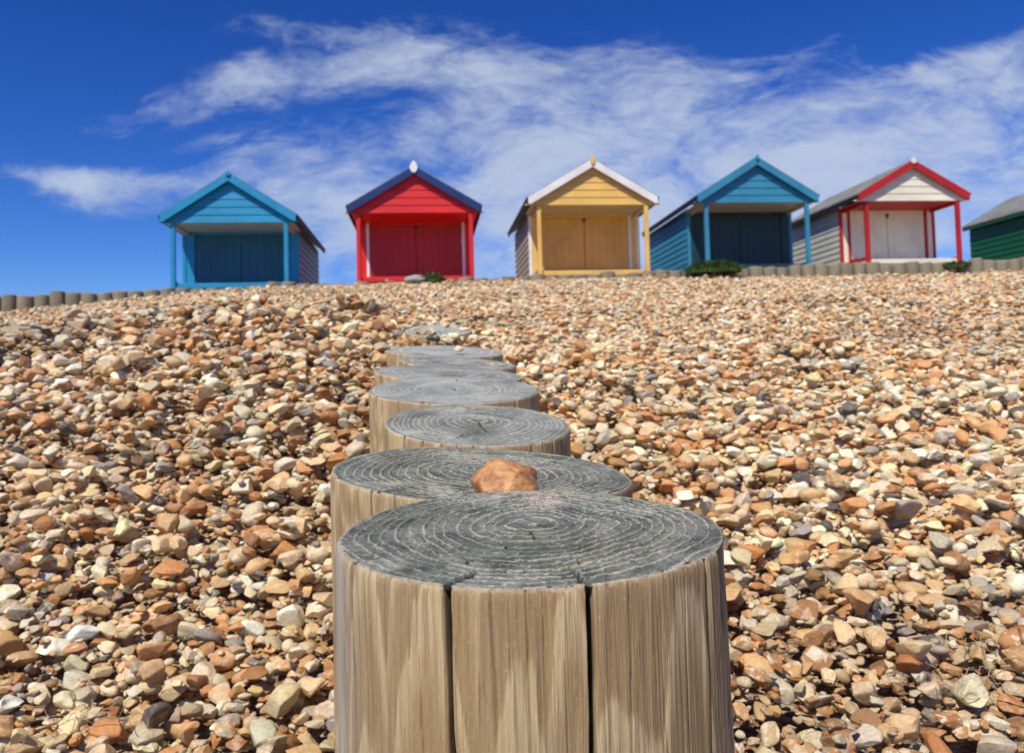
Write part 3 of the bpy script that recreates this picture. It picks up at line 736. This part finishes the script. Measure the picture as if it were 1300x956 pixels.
HUTS = [
    (291, 15.07, 1.05, 1.21, 1.07, 1.985, 4.1, dict(side=cyan, side2=greyb, body=cyan, trim=cyan, door=cyan_shaded, post=cyan, ceil=creamc, gable=cyan, barge=cyan, roof=ROOF, plinth=False, darkgap=False, whitefoot=True, white=white, fascia=DARK),
     'bright cyan-blue beach hut with cyan barge boards and a grey right side', (.10, .10, cyan)),
    (528, 15.40, 1.09, 1.235, 1.155, 2.03, 4.1, dict(side=red, body=red, trim=white, corner=red, door=red_shaded, post=red, ceil=red, gable=red, barge=navy, roof=ROOF, plinth=False, darkgap=False, whitefoot=True, white=white),
     'bright red beach hut with navy blue barge boards and a white finial', (.235, .15, white)),
    (756, 15.74, 1.085, 1.255, 1.215, 2.09, 3.8, dict(side=beige, body=yel, trim=white, corner=white, door=yel_shaded, post=yel, ceil=creamc, gable=yel, barge=white, roof=ROOF),
     'yellow beach hut with white barge boards and a yellow finial', (.19, .10, yel)),
    (966, 16.06, 1.06, 1.215, 1.17, 2.06, 4.1, dict(side=teal, body=teal_shaded, trim=teal_shaded, corner=teal, door=teal_shaded, post=teal, ceil=creamc, gable=teal, barge=teal, roof=ROOF, fascia=DARK),
     'dull teal-blue beach hut with teal sides and doors darkened for porch shade, beside the yellow hut', (.12, .08, teal)),
    (1165, 16.38, 1.0, 1.165, 1.12, 1.93, 3.5, dict(side=greyw, body=cream, trim=crim, corner=crim, door=cream, post=crim, ceil=crim, gable=cream, barge=crim, roof=ROOF2, fascia=DARK, darkgap=False),
     'cream beach hut with crimson barge boards, posts and ceiling and a grey roof', (.13, .12, cream)),
]
HX = []
for k, (px, Y, hw, tw, beam, apex, depth, C, lab, fin) in enumerate(HUTS):
    X = P(px, 345, Y).x; HX.append(X)
    hut(px, X, Y, BASE(X), hw, tw, beam, apex, depth, C, lab, fin, name='beach_hut', floorbeam=(k != 1 or True))
hut(1357, 12.55, 16.85, BASE(11.9) - .04, 1.08, 1.22, .98, 1.80, 3.3, dict(side=green, body=green, trim=green, corner=green, door=green, post=green, ceil=green, gable=green, barge=green, roof=ROOF2, fascia=green),
    'dark green beach hut with grey felt roof, cut off at the right edge', None, porch=.25, name='beach_hut')

# ------------------------------------------------------------------ plants, weed, rock
def leafmat(name, a, b_):
    m, nt, b = mat(name); tc = nt.add('ShaderNodeTexCoord').outputs['Object']; n = nt.noise(tc, 14, 3, .6)
    nt.put(b.inputs['Base Color'], nt.mix(nt.rng(n, .35, .65), a, b_)); b.inputs['Roughness'].default_value = .6
    return m
LEAF = leafmat('leaf_green', (.045, .11, .02), (.12, .21, .05)); TWIG = leafmat('dry_twig', (.10, .075, .045), (.2, .15, .09))
def plant(px, py, Y, wid, hgt, n, label, seed, m=LEAF, cat='plant', lw=.012, name='leafy_plant', spread=1., base=None):
    rng = random.Random(seed); p = P(px, py, Y); zg = float(G(p.x, Y)) if base is None else base
    V = []; Fc = []
    for i in range(n):
        a = rng.uniform(0, 6.283); rr = math.sqrt(rng.random()) * wid * .5
        bx, by = rr * math.cos(a), rr * math.sin(a) * .6
        L = hgt * rng.uniform(.55, 1.05) * (1 - .55 * (rr / (wid * .5)) ** 2)
        lean = rng.uniform(.1, .8) * spread; da = a + rng.uniform(-.9, .9); ox, oy = math.cos(da), math.sin(da); sx, sy = -oy, ox
        w = lw * rng.uniform(.6, 1.3); o = len(V)
        for t, ww in ((0, .4), (.35, 1), (.7, .8), (1, .05)):
            x = bx + ox * lean * L * t * t; y = by + oy * lean * L * t * t; z = L * t * (1 - .25 * lean * t)
            V += [((x - sx * w * ww) * U, (y - sy * w * ww) * U, z * U), ((x + sx * w * ww) * U, (y + sy * w * ww) * U, z * U)]
        Fc += [(o + 2 * j, o + 2 * j + 1, o + 2 * j + 3, o + 2 * j + 2) for j in range(3)]
    ob = mesh_obj(name, V, Fc, m); ob.location = W(p.x, Y, zg - .01)
    return tag(ob, label, cat)
plant(906, 345, 14.0, .95, .26, 1500, 'dense dark green plant growing in front of the teal hut', 5, lw=.014, base=1.70)
plant(545, 350, 13.72, .50, .20, 420, 'small green plant beside a grey stone in front of the red hut', 6, lw=.014)
plant(1216, 338, 14.5, .48, .13, 380, 'low green plant at the log edging below the crimson-trimmed hut', 9, base=1.76)
plant(228, 352, 14.6, .36, .24, 160, 'sparse dry twiggy plant beside the left post of the cyan hut', 7, TWIG, lw=.003, name='twiggy_plant', spread=1.2)
def rock():
    me = pebble_mesh(91, np.random.default_rng(91), 'angular'); me.materials.append(pebble_material('grey_rock', False, ((.34, .34, .32), (.22, .22, .21))))
    o = link(bpy.data.objects.new('grey_rock', me)); Y = 13.62; p = P(527, 350, Y)
    o.location = W(p.x, Y, float(G(p.x, Y)) + .04); o.scale = (.19 * U, .14 * U, .085 * U); tag(o, 'rounded grey rock lying on the crest in front of the red hut', 'rock')
rock()
def weed(px, py, Y, size, n, label, seed, m, thick=.0022, lift=0.):
    rng = random.Random(seed); p = P(px, py, Y)
    V = []; Fc = []; x0, y0 = p.x, Y
    for i in range(n):
        a = rng.uniform(0, 6.283); cx = rng.gauss(0, size * .28); cy = rng.gauss(0, size * .22); L = size * rng.uniform(.3, .8); seg = 8; pts = []
        for s in range(seg + 1):
            cx += math.cos(a) * L / seg; cy += math.sin(a) * L / seg; a += rng.uniform(-.7, .7)
            pts.append((cx, cy, float(G(x0 + cx, y0 + cy)) + .022 + lift + .006 * Y / 2 + rng.uniform(-.004, .010)))
        o = len(V)
        for s, (x, y, z) in enumerate(pts):
            q = pts[min(s + 1, seg)]; pr = pts[max(s - 1, 0)]; dx, dy = q[0] - pr[0], q[1] - pr[1]; l = math.hypot(dx, dy) or 1; nx, ny = -dy / l, dx / l
            for (u, w) in ((1, 0), (0, 1), (-1, 0), (0, -1)):
                V.append(((x + nx * u * thick) * U, (y + ny * u * thick) * U, (z + w * thick * .6) * U))
        for s in range(seg):
            for k in range(4): Fc.append((o + s * 4 + k, o + s * 4 + (k + 1) % 4, o + s * 4 + 4 + (k + 1) % 4, o + s * 4 + 4 + k))
    ob = mesh_obj('seaweed_clump', V, Fc, m, smooth=True); ob.location = W(x0, y0, 0); 
    return tag(ob, label, 'seaweed')
BLACKW = leafmat('dried_black_weed', (.012, .010, .010), (.04, .03, .02)); BROWNW = leafmat('dried_brown_weed', (.26, .19, .10), (.42, .33, .20))
weed(1017, 476, 2.95, .13, 60, 'scrap of dried black seaweed on the shingle right of the posts', 3, BLACKW, .0042, .022)
weed(1240, 815, .82, .14, 16, 'tangle of dry brown seaweed fibres in the lower right corner of the shingle', 4, BROWNW, .0005)
weed(60, 805, .86, .10, 8, 'thin wisp of dry brown seaweed fibres at the lower left of the shingle', 5, BROWNW, .0005)

# ------------------------------------------------------------------ sky and sun
SUN = Vector((-.27, -.50, .82)).normalized()
sd = bpy.data.lights.new('sun', 'SUN'); sd.energy = 5.0; sd.angle = math.radians(.5); sd.color = (1, .94, .80)
so = bpy.data.objects.new('sun', sd); COL.objects.link(so); so.rotation_euler = (-SUN).to_track_quat('-Z', 'Y').to_euler()
so.location = (0, 0, 30)
world = bpy.data.worlds.new('World'); scene.world = world; world.use_nodes = True
wt = NT(world.node_tree); bg = world.node_tree.nodes['Background']; outw = world.node_tree.nodes['World Output']
sky = wt.add('ShaderNodeTexSky', sky_type='NISHITA'); sky.sun_disc = False
sky.sun_elevation = math.asin(SUN.z); sky.sun_rotation = math.atan2(SUN.x, SUN.y); sky.altitude = 0; sky.air_density = 1.0; sky.dust_density = .15; sky.ozone_density = 4.0
hs = wt.add('ShaderNodeHueSaturation'); hs.inputs['Saturation'].default_value = 1.25; hs.inputs['Value'].default_value = 1.0; wt.put(hs.inputs['Color'], sky.outputs[0])
gm = wt.add('ShaderNodeGamma'); wt.put(gm.inputs[0], wt.mix(1.0, hs.outputs[0], (.78, .90, 1.30), 'MULTIPLY')); gm.inputs[1].default_value = 1.38
skyc = wt.mix(1.0, gm.outputs[0], (.55, .494, .432), 'MULTIPLY')
wt.put(bg.inputs[0], skyc); bg.inputs[1].default_value = .10
tcw = wt.add('ShaderNodeTexCoord').outputs['Generated']
sp = wt.add('ShaderNodeSeparateXYZ'); wt.put(sp.inputs[0], tcw)
dx, dy, dz = sp.outputs
ysafe = wt.math('MAXIMUM', dy, .05)
uu = wt.math('DIVIDE', dx, ysafe); vv = wt.math('DIVIDE', dz, ysafe)
cmb = wt.add('ShaderNodeCombineXYZ'); wt.put(cmb.inputs[0], uu); wt.put(cmb.inputs[1], vv)
uvv = cmb.outputs[0]
warp = wt.add('ShaderNodeTexNoise'); wt.put(warp.inputs['Vector'], uvv); warp.inputs['Scale'].default_value = 3.2; warp.inputs['Detail'].default_value = 5
wsub = wt.add('ShaderNodeVectorMath', operation='SUBTRACT'); wt.put(wsub.inputs[0], warp.outputs['Color']); wsub.inputs[1].default_value = (.5, .5, .5)
wsc = wt.add('ShaderNodeVectorMath', operation='MULTIPLY'); wt.put(wsc.inputs[0], wsub.outputs[0]); wsc.inputs[1].default_value = (.16, .09, 0)
wad = wt.add('ShaderNodeVectorMath', operation='ADD'); wt.put(wad.inputs[0], uvv); wt.put(wad.inputs[1], wsc.outputs[0])
wu = wad.outputs[0]
def uvpx(px, py): d = ray(px, py); return d.x / d.y, d.z / d.y
# cirrus bands: centre px, half length px, half thickness px, angle deg (up to the right), strength
BL = [
    (250, 125, 150, 24, 14, .60), (420, 98, 150, 26, 4, .66), (360, 45, 110, 22, -10, .42), (560, 95, 130, 40, -24, .50), (470, 60, 110, 18, -4, .35),
    (60, 222, 90, 13, -10, .62), (180, 240, 130, 22, -4, .72), (330, 210, 90, 24, -6, .58), (400, 250, 120, 45, -6, .80), (450, 300, 110, 45, -10, .75),
    (620, 60, 130, 30, -8, .34), (620, 135, 150, 38, -24, .55), (520, 185, 80, 22, 20, .40), (620, 240, 150, 55, 25, .90), (650, 320, 160, 60, 0, .95),
    (760, 110, 150, 45, 0, .48), (850, 150, 160, 30, 10, .55), (760, 190, 130, 32, 22, .62), (900, 225, 190, 55, 16, .92), (1000, 150, 200, 22, 14, .62), (1180, 95, 190, 20, 16, .66),
    (700, 210, 120, 50, 10, .6), (560, 170, 120, 30, -12, .35), (430, 165, 150, 36, -8, .30), (150, 228, 170, 14, -6, .5), (700, 90, 160, 36, -4, .35), (930, 95, 160, 26, 8, .36),
    (1100, 190, 240, 60, 12, .95), (1250, 130, 120, 40, 18, .80), (1240, 240, 200, 60, 4, .92), (980, 300, 300, 60, 2, .86), (410, 345, 26, 12, 0, .75), (100, 120, 40, 8, 0, .0), (850, 60, 90, 30, 0, .22),
]
tot = None
for (px, py, hl, ht, ang, st) in BL:
    if st <= 0: continue
    u0, v0 = uvpx(px, py); a = math.radians(ang) + ROLL
    mp = wt.add('ShaderNodeMapping', vector_type='TEXTURE'); wt.put(mp.inputs[0], wu); mp.inputs[1].default_value = (u0, v0, 0); mp.inputs[2].default_value = (0, 0, a); mp.inputs[3].default_value = (hl * 1.05 / F, ht * 1.18 / F, 1)
    ln = wt.add('ShaderNodeVectorMath', operation='LENGTH'); wt.put(ln.inputs[0], mp.outputs[0])
    g = wt.rng(ln.outputs['Value'], 0.0, 1.7, st * .86, 0, True)
    tot = g if tot is None else wt.math('SUBTRACT', wt.math('ADD', tot, g), wt.math('MULTIPLY', tot, g))
n1 = wt.noise(wt.mapping(wu, (1, 2.3, 1), (3, 1, 0), (0, 0, -.22)), 5.5, 8, .62, .5)
n2 = wt.noise(wt.mapping(wu, (1, 2.6, 1), (7, 4, 0), (0, 0, -.3)), 22, 8, .68, .6)
dens = wt.math('ADD', tot, wt.math('ADD', wt.math('MULTIPLY', wt.math('SUBTRACT', n1, .5), 1.9), wt.math('MULTIPLY', wt.math('SUBTRACT', n2, .5), .9)))
mask = wt.math('MULTIPLY', wt.rng(dens, .10, 1.15, 0, .88, True), wt.rng(tot, .0, .25, 0, 1, True))
# elsewhere in the sky: plain broken cirrus
mpb = wt.mapping(tcw, (1, 1, 2.5)); nb = wt.noise(mpb, 2.2, 8, .6, .5)
back = wt.rng(nb, .50, .75, 0, .6, True)
isf = wt.rng(dy, .25, .5, 0, 1, True)
mk = wt.math('ADD', wt.math('MULTIPLY', mask, isf), wt.math('MULTIPLY', back, wt.math('SUBTRACT', 1, isf)))
up = wt.rng(dz, -.02, .02, 0, 1)
mk = wt.math('MULTIPLY', mk, up)
bg2 = wt.add('ShaderNodeBackground'); bg2.inputs[0].default_value = (*lin(192, 205, 226), 1); bg2.inputs[1].default_value = 1.0
mxs = wt.add('ShaderNodeMixShader'); wt.put(mxs.inputs[0], mk); wt.l.new(bg.outputs[0], mxs.inputs[1]); wt.l.new(bg2.outputs[0], mxs.inputs[2])
wt.l.new(mxs.outputs[0], outw.inputs[0])

vs = scene.view_settings; vs.view_transform = 'Standard'; vs.look = 'None'; vs.exposure = 0.0; vs.gamma = 1; vs.use_curve_mapping = False
scene.cycles.max_bounces = 4; scene.cycles.diffuse_bounces = 3; scene.cycles.adaptive_threshold = .02
